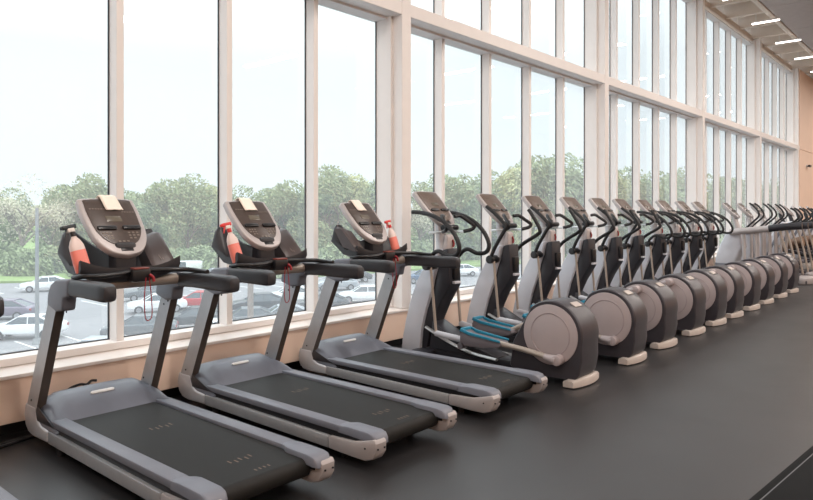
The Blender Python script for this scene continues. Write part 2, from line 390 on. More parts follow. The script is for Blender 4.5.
# ------------------------------------------------------------------ treadmill
def treadmill(cover_side=1):
    T = empty('treadmill', (0, 0, 0))
    W = .43
    for s in (-1, 1):
        def X(a, b): return (min(s*a, s*b), max(s*a, s*b))
        x0, x1 = X(.385, W)
        # aluminium side rail and its warm grey end cap
        side = [(.80, .075), (.80, .158), (-.72, .15), (-.72, .068)]
        MB().prism(side, x0, x1, .010).build('side_rail', M['alu'], T)
        cap = [(-.722, .066), (-.722, .152), (-1.0, .165), (-1.22, .215), (-1.238, .19), (-1.235, .13), (-1.20, .085), (-1.12, .062), (-1.0, .060)]
        ecx0, ecx1 = X(.325, W)
        ec = MB().prism(cap, ecx0, ecx1, .014, ang=50).build('end_cap', M['cap'], T)
        MB().cyl((s*.41, -1.232, .155), (s*.41, -1.243, .155), .006, n=10).build('screw', M['blackgl'], ec)
        MB().cyl((s*.35, -1.232, .155), (s*.35, -1.243, .155), .006, n=10).build('screw', M['blackgl'], ec)
        MB().cyl((s*(W+.001), -1.13, .145), (s*(W+.006), -1.13, .145), .006, n=10).build('screw', M['blackgl'], ec)
        # front corner casting
        fc = [(.802, .078), (.802, .158), (.93, .168), (.985, .195), (1.005, .25), (1.008, .285), (1.19, .285), (1.215, .20), (1.195, .125), (1.14, .082), (1.05, .070)]
        cc = [(p.x, p.y) for p in [Vector(q) for q in fc]]
        MB().prism(cc, X(.365, W+.003)[0], X(.365, W+.003)[1], .016, ang=15, seg=3).build('corner_casting', M['casting'], T)
        # upright: aluminium, with the room's brown reflection painted on its back face
        wid = .060
        oy = 0 if s < 0 else -.085
        m = MB()
        r0 = [(s*W, 1.175+oy, .25), (s*W, 1.005+oy, .25), (s*(W-wid), 1.005+oy, .25), (s*(W-wid), 1.175+oy, .25)]
        r1 = [(s*W, .775+oy*.6, 1.07), (s*W, .635+oy*.6, 1.06), (s*(W-wid), .635+oy*.6, 1.06), (s*(W-wid), .775+oy*.6, 1.07)]
        m.loft([r0, r1])
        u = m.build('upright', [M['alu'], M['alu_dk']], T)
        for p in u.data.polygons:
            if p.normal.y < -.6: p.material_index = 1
        MB().cyl((s*W, 1.08, .32), (s*(W+.004), 1.08, .32), .008, n=10).build('bolt', M['blackgl'], u)
        MB().cyl((s*(W-wid), 1.02, .34), (s*(W-wid-.004), 1.02, .34), .008, n=10).build('bolt', M['blackgl'], u)
        MB().cyl((s*(W-wid), .65, .98), (s*(W-wid-.004), .65, .98), .008, n=10).build('bolt', M['blackgl'], u)
        MB().cyl((s*(W-wid), .71, .95), (s*(W-wid-.004), .71, .95), .008, n=10).build('bolt', M['blackgl'], u)
        # sleeve at the top of the upright, then the padded handrail
        sx0, sx1 = X(.345, W+.008)
        sl = [(.80, 1.02), (.785, 1.10), (.74, 1.165), (.66, 1.20), (.46, 1.215), (.46, 1.10), (.53, 1.085), (.54, 1.05), (.55, 1.00), (.66, .985)]
        MB().prism(sl, sx0, sx1, .018, seg=3, ang=20).build('handrail_sleeve', M['bluegrey'], T)
        pr = []
        pe = .05 if s < 0 else -.10
        for (y, zc, hz, hx) in ((.462, 1.155, .055, .044), (.30, 1.16, .055, .045), (.0, 1.160, .058, .048), (-.05, 1.158, .056, .047), (-.082, 1.155, .045, .038), (-.092, 1.153, .02, .018)):
            cx = s*.390
            y = y + (pe if y < .2 else 0)
            pr.append([(cx+hx*(abs(math.cos(a))**.5)*(1 if math.cos(a) >= 0 else -1), y, zc+hz*(abs(math.sin(a))**.5)*(1 if math.sin(a) >= 0 else -1)) for a in [2*PI*(k+.5)/20 for k in range(20)]])
        MB().loft(pr).build('handrail_pad', M['charcoal'], T)
        # foot rail, thicker and rounded at the rear
        fr = [(.80, .192), (.80, .232), (-.74, .236), (-.86, .262), (-1.08, .272), (-1.17, .258), (-1.222, .215), (-1.232, .17), (-1.0, .17), (-.95, .19)]
        m = MB().prism([(.80, .19), (.80, .232), (-.84, .238), (-.84, .19)], *X(.315, W-.012), .010)
        rings = []
        for (y, zt, zb, xi) in ((-.82, .238, .19, .315), (-.86, .240, .19, .310), (-.90, .244, .19, .292), (-.93, .245, .19, .285), (-1.14, .245, .185, .285), (-1.19, .236, .18, .288), (-1.216, .218, .18, .295), (-1.228, .19, .175, .305)):
            xo = W-.012-(0.012 if y < -1.2 else 0)
            r = .016
            ring = [(xi, zb), (xo, zb), (xo, zt-r), (xo-.3*r, zt-.3*r), (xo-r, zt), (xi+r, zt), (xi+.3*r, zt-.3*r), (xi, zt-r)]
            if s < 0: ring = [(-a, b2) for a, b2 in ring][::-1]
            rings.append([(a, y, b2) for a, b2 in ring])
        m.loft(rings)
        m.build('foot_rail', M['bluegrey'], T)
        MB().box((X(.32, W-.026)[0], -1.17, .150), (X(.32, W-.026)[1], .82, .194)).build('rail_gap_strip', M['blackgl'], T)
        MB().cyl((s*.37, .72, 0), (s*.37, .72, .09), .030, n=16, bev=.004).build('levelling_foot', M['black'], T)
        MB().cyl((s*.34, -.80, 0), (s*.34, -.80, .09), .026, n=16, bev=.004).build('levelling_foot', M['black'], T)
    # deck frame and belt
    MB().box((-.384, -1.0, .085), (.384, 1.10, .165), .01).build('deck_frame', M['black'], T)
    bp = [(.82, .212), (-1.08, .212)] + [(-1.085+.055*math.cos(a), .157+.055*math.sin(a)) for a in [math.radians(d) for d in range(100, 271, 15)]] + [(.82, .10)]
    m = MB().prism(bp, -.312, .312, 0)
    for (y0, n, w) in ((-.78, 5, .02), (.16, 5, .016)):
        for q in range(n): m.box((-.03+q*.035, y0-.02*(q % 2)-.02, .2115), (-.022+q*.035, y0+.03-.02*(q % 2), .2128), mi=1)
    for q in range(4): m.box((.0+q*.03, -1.03, .2115), (.008+q*.03, -1.0, .2128), mi=1)
    m.build('running_belt', [M['belt'], M['beltmark']], T, smooth=50)
    for ch in list(T.children)+[g_ for c_ in T.children for g_ in c_.children]:
        for v in ch.data.vertices:
            if v.co.y < -.45: v.co.y = -.45+(v.co.y+.45)*.86
    # motor hood: swoops down onto the rails at both sides
    prof = [(1.19, .10), (1.205, .20), (1.17, .285), (1.10, .335), (1.02, .352), (.93, .335), (.83, .275), (.755, .222), (.735, .207), (.78, .12)]
    rings = []
    N = 28
    for i in range(N+1):
        u = -1+2*i/N; au = abs(u)
        x = u*.42
        k = 1.0 if au < .62 else 1-.34*((au-.62)/.38)**1.4
        dy = 0 if au < .70 else -(.06 if u < 0 else .17)*min(1, (au-.70)/.2)**1.2
        crown = 0.012*(1-au*au)
        r = []
        for (y, z) in prof:
            zz = .10 + (z-.10)*k + crown*(z > .25)
            yy = y + (dy if y < .90 else dy*.6*(y < 1.0))
            if au > .95: zz = .10+(zz-.10)*.86
            r.append((x, yy, max(zz, .10)))
        rings.append(r)
    hd = MB().loft(rings).build('motor_hood', M['bluegrey2'], T, smooth=60)
    pm = Matrix.Translation((-.01, .903, .333)) @ Matrix.Rotation(math.radians(36), 4, 'X')
    pill = [(.085*math.copysign(1, math.cos(a))*.8+.02*math.cos(a), .0125*math.sin(a)) for a in [2*PI*k/24+.001 for k in range(24)]]
    MB().prism(pill, -.006, .006, .002, axis='z', mtx=pm).build('name_pill', M['white'], hd)
    for s in (-1, 1):
        x0, x1 = (s*.420, s*.427) if s > 0 else (s*.427, s*.420)
        MB().prism([(1.05, .19), (1.02, .285), (.98, .29), (.70, .196)], x0, x1, .002).build('side_skirt', M['charcoal'], T)
    # cross tube and pulse grip bar
    MB().cyl((-.36, .50, 1.160), (.36, .50, 1.160), .040, n=24).build('cross_tube', M['taupe'], T)
    g = MB().tube([(-.385, .50, 1.218), (-.37, .40, 1.232), (-.29, .33, 1.232), (-.16, .36, 1.235), (0, .40, 1.245), (.16, .39, 1.242), (.27, .37, 1.238), (.35, .33, 1.235), (.385, .24, 1.228), (.39, .15, 1.225)], .017, n=12)
    g = g.build('pulse_grip', M['blackgl'], T)
    MB().box((-.06, .345, 1.17), (.075, .45, 1.262), .015).build('grip_hub', M['blackgl'], T)
    MB().box((-.05, .34, 1.258), (.06, .42, 1.27), .004).build('hub_label', M['trig_red'] if False else mat('hub_red', S(128,66,58), .45), T)
    MB().tube([(.03, .335, 1.20), (.015, .33, 1.06), (.022, .33, .93), (.045, .33, .905), (.07, .33, .94), (.068, .335, 1.07), (.055, .34, 1.20)], .0035, n=6, sm=6).tube([(.055, .335, 1.22), (.075, .325, 1.20), (.08, .32, 1.17)], .010, n=8).build('safety_cord', M['red'], T)
    # neck
    MB().box((-.115, .47, 1.16), (.035, .60, 1.44), .02).build('neck', M['charcoal'], T)
    # storage tray: a scoop with raised wings
    rings = []
    N = 30
    for i in range(N+1):
        u = -1+2*i/N; au = abs(u); x = u*.355
        zb = 1.205 + .060*max(0, (au-.40)/.60)**1.6
        zt = 1.36 + .165*min(1, au/.75)**1.5
        if au > .86: zt -= .13*((au-.86)/.14)**2
        rr = .02 if au < .95 else .02*(1-au)/.05+.002
        lip = zb + .060
        yb = .40 + .03*au**2
        th = .022
        r = [(yb, lip+.01), (yb-.006, zb+.012), (yb+.015, zb-.022), (yb+.06, zb-.036), (yb+.19, zb-.02), (yb+.36, zt-.03), (yb+.25+.10, zt), (yb+.33, zt), (yb+.315, zt-.02), (yb+.185, zb+.045), (yb+.16, zb+th+.005), (yb+.03, zb+th+.003), (yb+.022, lip)]
        rings.append([(x-.015, a, b2) for a, b2 in r])
    tr = MB().loft(rings).build('storage_tray', M['charcoal'], T, smooth=50)
    # pocket cover on one wing
    s = cover_side
    rings = []
    for i in range(9):
        x = s*(.18+.165*i/8); au = abs(x)/.365
        zb = 1.205 + .060*max(0, (au-.40)/.60)**1.6
        e = (i in (0, 8))
        y0 = .425
        dz = .018 if e else 0
        r = [(y0, zb+.03), (y0+.02, zb+.02), (y0+.19, zb+.06), (y0+.300, zb+.235-dz), (y0+.285, zb+.255-dz), (y0+.215, zb+.250-dz), (y0+.03, zb+.075-dz)]
        rings.append([(x-.04, a, b2) for a, b2 in r])
    MB().loft(rings).build('pocket_cover', M['cover'], tr, smooth=40)
    MB().box((.0, -.002, 0), (.003, .20, .004), mtx=Matrix.Translation((s*.25-.04, .462, 1.308)) @ Matrix.Rotation(math.radians(37), 4, 'X')).box((.018, -.002, 0), (.021, .20, .004), mtx=Matrix.Translation((s*.25-.04, .462, 1.308)) @ Matrix.Rotation(math.radians(37), 4, 'X')).build('cover_stripe', M['keys'], tr, smooth=0)
    console(T, (-.04, .615, 1.555), .205)
    return T

tA = treadmill(1); tB = treadmill(-1)
TX = [0.81, 2.25, 3.455, 4.785]
tA.location = (TX[1], 4, 0); tag(tA, 'grey treadmill nearest the camera fully in view, bottle with black nozzle in its tray', 'treadmill', 'treadmills in the row')
t2 = copy_tree(tA); t2.location = (TX[2], 4, 0); tag(t2, 'middle grey treadmill, red nozzled bottle on the left side of its tray', 'treadmill')
tB.location = (TX[3], 4, 0); tag(tB, 'grey treadmill beside the cross trainers, red nozzled bottle on the right of its tray', 'treadmill', 'treadmills in the row')
t0 = copy_tree(tA); t0.location = (TX[0], 4, 0); tag(t0, 'treadmill cut off by the left edge, only handrail end and rail corner showing', 'treadmill')

# folded cream cloths over the consoles
def cloth(x, dx, seed):
    random.seed(seed)
    mt = console_mtx((x-.04, 4.615, 1.555))
    rows = []
    # strip: hangs over the back, over the top edge, down the face; two layers
    path = [(.17, -.075), (.262, -.072), (.281, -.045), (.284, -.02), (.279, .004), (.262, .014), (.22, .013), (.17, .012), (.135, .013)]
    P = crom([(a, b, 0) for a, b in path], 4)
    def layer(w0, w1, cut, off):
        rr = []
        for i, p in enumerate(P[cut:]):
            q = i/len(P)
            row = []
            for j in range(9):
                u = -1+2*j/8
                wv = .0022*math.sin(6*u+seed+q*5)
                nn = p.y + (off + wv if p.y > 0 else -(off+wv))
                row.append((dx+u*(w0+(w1-w0)*q)/2 + .03*q, p.x+(off if p.x > .27 else 0), nn))
            rr.append(row)
        return rr
    m = MB()
    m.loft(layer(.115, .125, 0, .002), closed=False, cap=False)
    m.loft(layer(.11, .115, 0, .0055), closed=False, cap=False)
    o = m.build('folded_cloth', M['cloth'], smooth=60, mtx=mt)
    md = o.modifiers.new('s', 'SOLIDIFY'); md.thickness = .003; md.offset = 1
    return o
tag(cloth(TX[1], -.005, 3), 'cream folded cloth draped over console of the nearest treadmill fully in view', 'cloth', 'cleaning cloths')
tag(cloth(TX[2], -.03, 5), 'cream folded cloth over console of the middle treadmill', 'cloth')
tag(cloth(TX[3], -.02, 8), 'cream folded cloth over console of the treadmill beside the cross trainers', 'cloth')

# spray bottles
def bottle(trig, neck):
    B = empty('spray_bottle', (0, 0, 0))
    def ring(r, z, n=20, sq=.75): return [(r*1.12*abs(math.cos(a))**sq*(1 if math.cos(a) > 0 else -1), r*.72*abs(math.sin(a))**sq*(1 if math.sin(a) > 0 else -1), z) for a in [2*PI*(k+.5)/n for k in range(n)]]
    MB().loft([ring(.036, 0), ring(.040, .006), ring(.041, .06), ring(.039, .135)]).build('liquid_body', M['pinkliq'], B)
    MB().loft([ring(.039, .1352), ring(.037, .165), ring(.026, .195), ring(.015, .215, sq=1), ring(.014, .222, sq=1)]).build('bottle_shoulder', M['clearpl'], B)
    MB().cyl((0, 0, .222), (0, 0, .250), .017, .015, n=16, bev=.002).build('collar', M['blackgl'] if trig is M['trig_blk'] else trig, B)
    nk = MB().box((-.028, -.012, .249), (.014, .012, .275), .005).build('sprayer_neck', neck, B)
    MB().box((-.052, -.011, .268), (.028, .011, .294), .005).box((-.064, -.008, .272), (-.050, .008, .290), .002).prism([(-.038, .270), (-.030, .270), (-.036, .245), (-.052, .222), (-.056, .226), (-.044, .248)], -.006, .006, .002, axis='y').build('trigger_head', trig, B)
    return B
def put_bottle(B, x, y, z, lean, rz):
    B.location = (x, y, z); B.scale = (1.12, 1.12, 1.12); B.rotation_euler = (math.radians(-14), math.radians(lean), rz)
b1 = bottle(M['trig_blk'], M['trig_wht']); put_bottle(b1, TX[1]-.325, 4.478, 1.250, -9, .1)
tag(b1, 'pink spray bottle with a black nozzle in the nearest treadmill tray', 'spray bottle', 'pink spray bottles')
b2 = bottle(M['trig_red'], M['trig_wht']); put_bottle(b2, TX[2]-.325, 4.478, 1.250, -9, .1)
tag(b2, 'pink spray bottle with red nozzle in the middle treadmill tray', 'spray bottle', 'pink spray bottles')
b3 = copy_tree(b2); put_bottle(b3, TX[3]+.235, 4.478, 1.250, -6, .2)
tag(b3, 'pink spray bottle with red nozzle in tray of treadmill beside cross trainers', 'spray bottle', 'pink spray bottles')

# power cords by the low wall
tag(MB().tube([(2.15, 5.27, .16), (2.14, 5.29, .26), (2.17, 5.29, .297), (2.24, 5.28, .315), (2.29, 5.28, .305), (2.33, 5.29, .325), (2.37, 5.29, .32)], .010, n=8).build('power_cord', M['black']), 'thin black cord looping above hood of nearest treadmill against low wall', 'cord')
tag(MB().tube([(1.1, 5.02, .012), (1.35, 5.12, .012), (1.6, 5.16, .012), (1.80, 5.22, .012), (1.95, 5.25, .012)], .012, n=8).tube([(1.1, 5.13, .012), (1.4, 5.19, .012), (1.6, 5.23, .012), (1.9, 5.28, .012)], .010, n=8).build('floor_cable', M['black']), 'black cables lying on the floor left of the nearest treadmill', 'cable')

# ------------------------------------------------------------------ cross trainer
def trainer(arms='bent', phase=0):
    T = empty('cross_trainer', (0, 0, 0))
    cy, cz, R = -.87, .475, .315
    # drum cover
    prof = [(cy+R*math.cos(a), cz+R*math.sin(a)) for a in [math.radians(d) for d in range(-35, 128, 9)]]
    # angle 0 = +y ; go from front-top over the top to the rear
    prof = []
    for d in range(50, 196, 8):
        a = math.radians(d); prof.append((cy+(R+.012)*math.cos(a), cz+(R+.012)*math.sin(a)))
    prof += [(cy-R-.005, .26), (cy-R+.02, .13), (cy-R+.06, .075), (cy+.36, .06), (cy+.46, .12), (cy+.42, .36)]
    rings = []
    for (x, sc) in ((-.215, .965), (-.205, .992), (-.19, 1), (.06, 1), (.13, .985), (.175, .955), (.205, .91), (.215, .86)):
        rings.append([(x, cy+(y-cy)*sc, cz+(z-cz)*sc if z > .2 else z) for y, z in prof])
    MB().loft(rings).build('drum_cover', M['drum'], T, smooth=40)
    for s in (-1, 1):
        dsk = MB().cyl((s*.214, cy, cz), (s*.226, cy, cz), .288, n=64, bev=.004)
        dk = dsk.build('side_disc', M['disc'], T, smooth=30)
        MB().tube([(s*.2262, cy+.205*math.cos(a), cz+.205*math.sin(a)) for a in [2*PI*k/48 for k in range(48)]], .005, n=6, sm=1, closed=True).build('disc_ring', M['disc2'], dk)
    MB().box((-.07, -.035, -.006), (.07, .035, .006), .004, mtx=Matrix.Translation((-.02, cy-.17, cz+.285)) @ Matrix.Rotation(math.radians(32), 4, 'X')).build('cover_plate', M['cream'], T)
    # rear foot, a gentle arc
    arc = []
    for i in range(13):
        u = -1+i/6; x = .01+u*.275; y = -1.13+.05*u*u
        h = .092-.02*abs(u)**3
        w = .052
        arc.append([(x, y-w, .012), (x, y-w, h-.015), (x, y-w+.015, h), (x, y+w-.015, h), (x, y+w, h-.015), (x, y+w, .012)])
    MB().loft(arc).build('rear_foot', M['cream'], T, smooth=50)
    MB().cyl((-.22, -1.10, 0), (-.22, -1.10, .02), .022, n=12).build('levelling_foot', M['black'], T)
    MB().cyl((.23, -1.10, 0), (.23, -1.10, .02), .022, n=12).build('levelling_foot', M['black'], T)
    # floor beam and ramp
    MB().box((-.10, -.62, .03), (.10, .80, .13), .02).box((-.27, .62, 0), (.27, .86, .11), .03).build('base_beam', M['core'], T)
    for s in (-1, 1):
        MB().tube([(s*.15, .72, .36), (s*.15, .42, .24), (s*.15, .1, .155), (s*.15, -.22, .125)], .026, n=10, flat=(1, .6)).build('ramp_rail', M['chrome'], T)
    MB().prism([(.70, .12), (.66, .43), (.40, .30), (-.2, .14), (-.2, .10)], -.12, .12, .012).build('ramp_cover', M['core'], T)
    # tower
    shell = [(1.09, .05), (1.07, .2), (1.02, .42), (.945, .66), (.86, .86), (.76, 1.02), (.66, 1.15), (.56, 1.24), (.545, 1.235), (.57, 1.10), (.61, .95), (.65, .76), (.73, .55), (.79, .34), (.82, .05)]
    MB().prism(shell, -.15, .15, .025, seg=3, ang=35).build('tower_shell', M['shell'], T, smooth=40)
    core = [(.88, .05), (.83, .36), (.76, .60), (.66, .84), (.57, 1.06), (.53, 1.23), (.44, 1.25), (.42, .84), (.47, .76), (.56, .62), (.64, .46), (.71, .26), (.76, .05)]
    MB().prism(core, -.11, .11, .02, ang=35).build('tower_core', M['core'], T, smooth=40)
    MB().box((-.05, .39, .90), (.05, .46, 1.09), .012).build('drive_box', M['blackgl'], T)
    MB().box((-.055, .385, .855), (.055, .44, .885), .008).build('drive_box_foot', M['shell'], T)
    # neck, console and bottle holder
    MB().tube([(0, .60, 1.18), (0, .62, 1.38), (0, .65, 1.60)], [.07, .055], n=14).build('neck', M['casting'], T)
    MB().prism([(.49, 1.20), (.48, 1.38), (.52, 1.41), (.57, 1.20)], -.06, .06, .012).build('bottle_holder', M['palecard'], T)
    MB().tube([(.02, .475, 1.34), (.035, .47, 1.30), (.03, .475, 1.26)], .012, n=8).build('holder_clip', mat('dull_red', S(150,60,60), .5) if 'dull_red' not in bpy.data.materials else bpy.data.materials['dull_red'], T)
    console(T, (0, .675, 1.69), .205, .272, 'face2')
    MB().cyl((-.13, .50, 1.475), (.13, .50, 1.475), .034, n=16, bev=.008).build('console_clamp', M['blackgl'], T)
    MB().tube([(-.20, .43, 1.43), (-.22, .56, 1.425), (-.14, .68, 1.42), (0, .71, 1.42), (.14, .68, 1.42), (.22, .56, 1.425), (.20, .43, 1.43)], .013, n=10).build('fixed_handlebar', M['chrome'], T)
    for s in (-1, 1):
        MB().tube([(s*.10, .51, 1.60), (s*.17, .48, 1.605), (s*.22, .41, 1.55), (s*.255, .35, 1.495), (s*.24, .37, 1.455), (s*.19, .45, 1.43)], .022, n=10).build('pulse_grip', M['blackgl'], T)
        d = s if phase == 0 else -s      # -1: this side's pedal is rearward-low, arm swung back
        # moving arm
        hub = Vector((s*.20, .42, 1.12))
        MB().cyl((s*.12, .62, 1.06), (s*.29, .62, 1.06), .052, n=20, bev=.008).build('arm_hub', M['blackgl'], T)
        sw = .06*d
        if arms == 'bent':
            t_ = -1 if s > 0 else 1
            pts = [(s*.26, .62, 1.07), (s*.27, .52+t_*.02, 1.22), (s*.27, .34+t_*.08, 1.385+t_*.02), (s*.27, .305+t_*.08, 1.44+t_*.02), (s*.27, .35+t_*.08, 1.52+t_*.01), (s*.27, .46+t_*.11, 1.64+t_*.01), (s*.27, .53+t_*.14, 1.70+t_*.02)]
            MB().tube(pts, .024, n=10, sm=5).build('moving_arm', M['black'], T)
        else:
            pts = [(s*.26, .62, 1.06), (s*.27, .57, 1.15), (s*.27, .46, 1.225), (s*.27, .32, 1.185), (s*.275, .20, 1.20), (s*.28, .165, 1.29), (s*.28, .23, 1.42), (s*.28, .35, 1.53), (s*.28, .51, 1.605), (s*.27, .67, 1.64), (s*.27, .82, 1.65)]
            MB().tube(pts, .024, n=10, sm=5).build('moving_arm', M['black'], T)
        # crank link, pedal and push rod
        low = (d < 0)
        pz, py = (.255, -.98) if low else (.70, -.86)
        fz, fy = (.325, -.30) if low else (.36, -.14)
        if not low: fz, fy = .375, -.16
        lk = MB().tube([(s*.29, py, pz), (s*.27, (py+fy)/2, (pz+fz)/2+.01), (s*.25, fy, fz)], .028, n=12, sm=4).build('link_arm', M['taupe'], T)
        cap = []
        MB().cyl((s*.225, py, pz), (s*.322, py, pz), .050, n=18, bev=.01).tube([(s*.285, py+.01, pz), (s*.283, py+.13, pz+(fz-pz)*.16+.0)], [.048, .036], n=12, sm=2).build('link_cap', M['disc'], lk)
        # pedal platform: trough with raised blue lip
        ax = s*.21; a0, a1 = fy-.06, fy+.44
        zz = lambda y: fz + (y-fy)*.03 + (.0 if low else .0)
        ped = MB().prism([(a0, fz-.02), (a0+.01, fz+.012), (a1-.10, fz+.05), (a1-.02, fz+.085), (a1, fz+.075), (a1+.005, fz-.04), (a1-.05, fz-.075), (a0+.22, fz-.07), (a0+.04, fz-.045)], ax-.08, ax+.08, .010).build('pedal', M['pedal'], T)
        for e in (-1, 1):
            MB().prism([(a0+.01, fz+.012), (a0+.01, fz+.032), (a1-.11, fz+.078), (a1-.01, fz+.108), (a1+.008, fz+.075), (a1-.02, fz+.072), (a1-.10, fz+.048)], ax+e*.083-.009, ax+e*.083+.009, .004).build('pedal_lip', M['blue'], ped)
        MB().box((ax-.074, a1-.03, fz+.070), (ax+.074, a1+.008, fz+.108), .006).build('toe_guard', M['blue'], ped)
        MB().box((ax-.03, a1-.02, fz-.10), (ax+.03, a1+.05, fz+.04), .015).cyl((ax-.05, a1+.03, fz-.09), (ax+.05, a1+.03, fz-.09), .035, n=16).build('pedal_roller', M['pedal'], T)
        MB().tube([(s*.235, .585, 1.04), (s*.225, .52, fz+.02)], .016, n=10, sm=1).build('push_rod', M['taupe'], T)
        MB().tube([(s*.215, a1+.02, fz-.03), (s*.225, .53, fz)], .028, n=10, sm=1, flat=(.7, 1.2)).build('pedal_beam', M['shell'], T)
    return T
protos = {('curved', 0): trainer('curved', 0), ('bent', 0): trainer('bent', 0), ('bent', 1): trainer('bent', 1), ('curved', 1): trainer('curved', 1)}
EX = [5.93, 7.18, 8.30, 9.42, 10.42, 11.35, 12.4, 13.4, 14.5, 15.55]
EK = [('curved', 0), ('bent', 0), ('bent', 1), ('bent', 1), ('bent', 0), ('bent', 1), ('curved', 1), ('curved', 0), ('curved', 0), ('curved', 1)]
EL = ['cross trainer beside the last treadmill, largest drum disc in view, curved arms, blue pedals',
      'second cross trainer from the treadmills, first with bent arms, cap low on its disc',
      'third cross trainer from the treadmills, bent arms, grey cap at the top of its disc',
      'fourth cross trainer from the treadmills, bent arms, grey cap at the top of its disc',
      'fifth cross trainer from the treadmills, bent arms, cap low on its disc',
      'sixth cross trainer from the treadmills, last one with bent black arms',
      'seventh cross trainer from the treadmills, first of the far ones with rounded arms',
      'eighth cross trainer from the treadmills, with rounded black arms',
      'ninth cross trainer from the treadmills, last but one before the pale shrouded machines',
      'tenth and last taupe disc cross trainer, next to the pale shrouded machines']
used = set()
for x, k, lb in zip(EX, EK, EL):
    o = protos[k] if k not in used else copy_tree(protos[k])
    used.add(k); far = x > 8; o.location = (x+.01, 4.03 if far else 4, 0); o.rotation_euler = (0, 0, math.radians(-4.0 if far else 0)); tag(o, lb, 'cross trainer', 'cross trainers in the row')

# ------------------------------------------------------------------ shrouded machines past the cross trainers
def shrouded():
    T = empty('adaptive_trainer', (0, 0, 0))
    MB().prism([(.95, .05), (.97, .5), (.86, .85), (.72, 1.15), (.55, 1.22), (.40, 1.18), (.36, .80), (.5, .5), (.55, .05)], -.27, .27, .05, seg=3, ang=30).build('front_shroud', M['shell'], T, smooth=45)
    MB().box((-.28, .56, .05), (.28, .98, .42), .04).build('shroud_base', M['bluegrey'], T)
    for s in (-1, 1):
        MB().tube([(s*.34, .60, 1.16), (s*.36, .2, 1.21), (s*.36, -.25, 1.26)], .078, n=14).build('side_beam', M['silver'], T)
        MB().tube([(s*.36, -.25, 1.26), (s*.36, -.55, 1.31), (s*.35, -.92, 1.33)], .082, n=14).build('side_grip', M['core'], T)
        MB().tube([(s*.34, .30, 1.18), (s*.33, .28, .1)], .035, n=10, sm=1).build('front_post', M['silver'], T)
        MB().tube([(s*.33, .05, 1.18), (s*.33, .02, .1)], .03, n=10, sm=1).build('middle_post', M['silver'], T)
        MB().tube([(s*.36, -.45, 1.27), (s*.34, -.60, .7), (s*.32, -.70, .12)], .026, n=10, sm=3).build('rear_post', M['taupe'], T)
        MB().tube([(s*.20, .30, 1.25), (s*.22, .12, 1.42), (s*.23, .0, 1.55), (s*.23, .02, 1.68), (s*.23, .12, 1.80), (s*.23, .20, 1.86)], .022, n=10).build('moving_arm', M['black'], T)
        MB().tube([(s*.12, .30, 1.25), (s*.15, .20, 1.40), (s*.17, .22, 1.50)], .025, n=10).build('arm_sleeve', M['silver'], T)
        MB().box((s*.2-.08, -.45, .32), (s*.2+.08, .0, .38), .015).build('pedal', M['pedal'], T)
        MB().tube([(s*.2, -.1, .32), (s*.2, .45, .2)], .025, n=8, sm=1).build('pedal_arm', M['taupe'], T)
    MB().box((-.36, -1.02, .01), (.36, .6, .11), .03).build('base_plate', M['drum'], T)
    MB().prism([(.38*math.cos(a), -.92+.22*math.sin(a)) for a in [2*PI*k/28 for k in range(28)]], .0, .16, .04, axis='z').build('rear_step', M['cap'], T)
    MB().tube([(0, .50, 1.18), (0, .62, 1.62)], [.07, .05], n=12, sm=2).build('neck', M['silver'], T)
    console(T, (0, .64, 1.70), .19, .25)
    return T
s0 = shrouded()
SL = ['pale grey shrouded trainer right after the last cross trainer, side grips black',
      'second pale shrouded trainer, the middle one of three',
      'third pale shrouded trainer, next to the slanted frames']
for i, x in enumerate((17.6, 18.9, 20.2)):
    o = s0 if i == 0 else copy_tree(s0); o.location = (x, 4, 0); tag(o, SL[i], 'trainer', 'pale shrouded trainers')

def slanted():
    T = empty('stair_stepper', (0, 0, 0))
    MB().prism([(.95, .08), (.98, .25), (.42, 1.35), (.30, 1.38), (.22, 1.30), (.55, .25), (.6, .08)], -.20, .20, .04, seg=3, ang=30).build('slanted_frame', M['shell'], T, smooth=45)
    MB().prism([(.72, .35), (.76, .40), (.36, 1.20), (.27, 1.20)], -.212, .212, .004).build('frame_inset', M['bluegrey'], T)
    for s in (-1, 1):
        MB().tube([(s*.22, .35, .62), (s*.24, .05, .78), (s*.24, -.22, .84)], [.10, .14], n=18, sm=3).build('flywheel_case', M['tanmetal'], T)
        MB().tube([(s*.22, .32, 1.25), (s*.26, .05, 1.35), (s*.27, -.10, 1.50), (s*.26, -.02, 1.68), (s*.25, .10, 1.76)], .028, n=10).build('moving_arm', M['black'], T)
        MB().box((s*.2-.08, -.5, .40), (s*.2+.08, -.1, .48), .02).build('pedal', M['black'], T)
        MB().tube([(s*.2, -.4, .42), (s*.2, .35, .55)], .03, n=8, sm=1).build('pedal_arm', M['drum'], T)
    MB().prism([(.34*math.cos(a), -.38+.26*math.sin(a)) for a in [2*PI*k/28 for k in range(28)]], 0, .2, .05, axis='z').build('rear_step', M['cream'], T)
    MB().box((-.14, -.4, .02), (.14, .7, .13), .03).build('base_beam', M['drum'], T)
    MB().tube([(0, .32, 1.32), (0, .42, 1.62)], [.06, .05], n=10, sm=2).build('neck', M['charcoal'], T)
    e = [(.17*math.cos(a), .22*math.sin(a)) for a in [2*PI*k/28 for k in range(28)]]
    c = MB().prism(e, -.04, 0, .012, axis='z', mtx=console_mtx((0, .42, 1.70)), ang=40).build('console', M['silver'], T)
    MB().prism([(a*.8, b*.8) for a, b in e], .001, .006, axis='z', mtx=console_mtx((0, .42, 1.70))).build('display_panel', M['face'], c)
    return T
q0 = slanted()
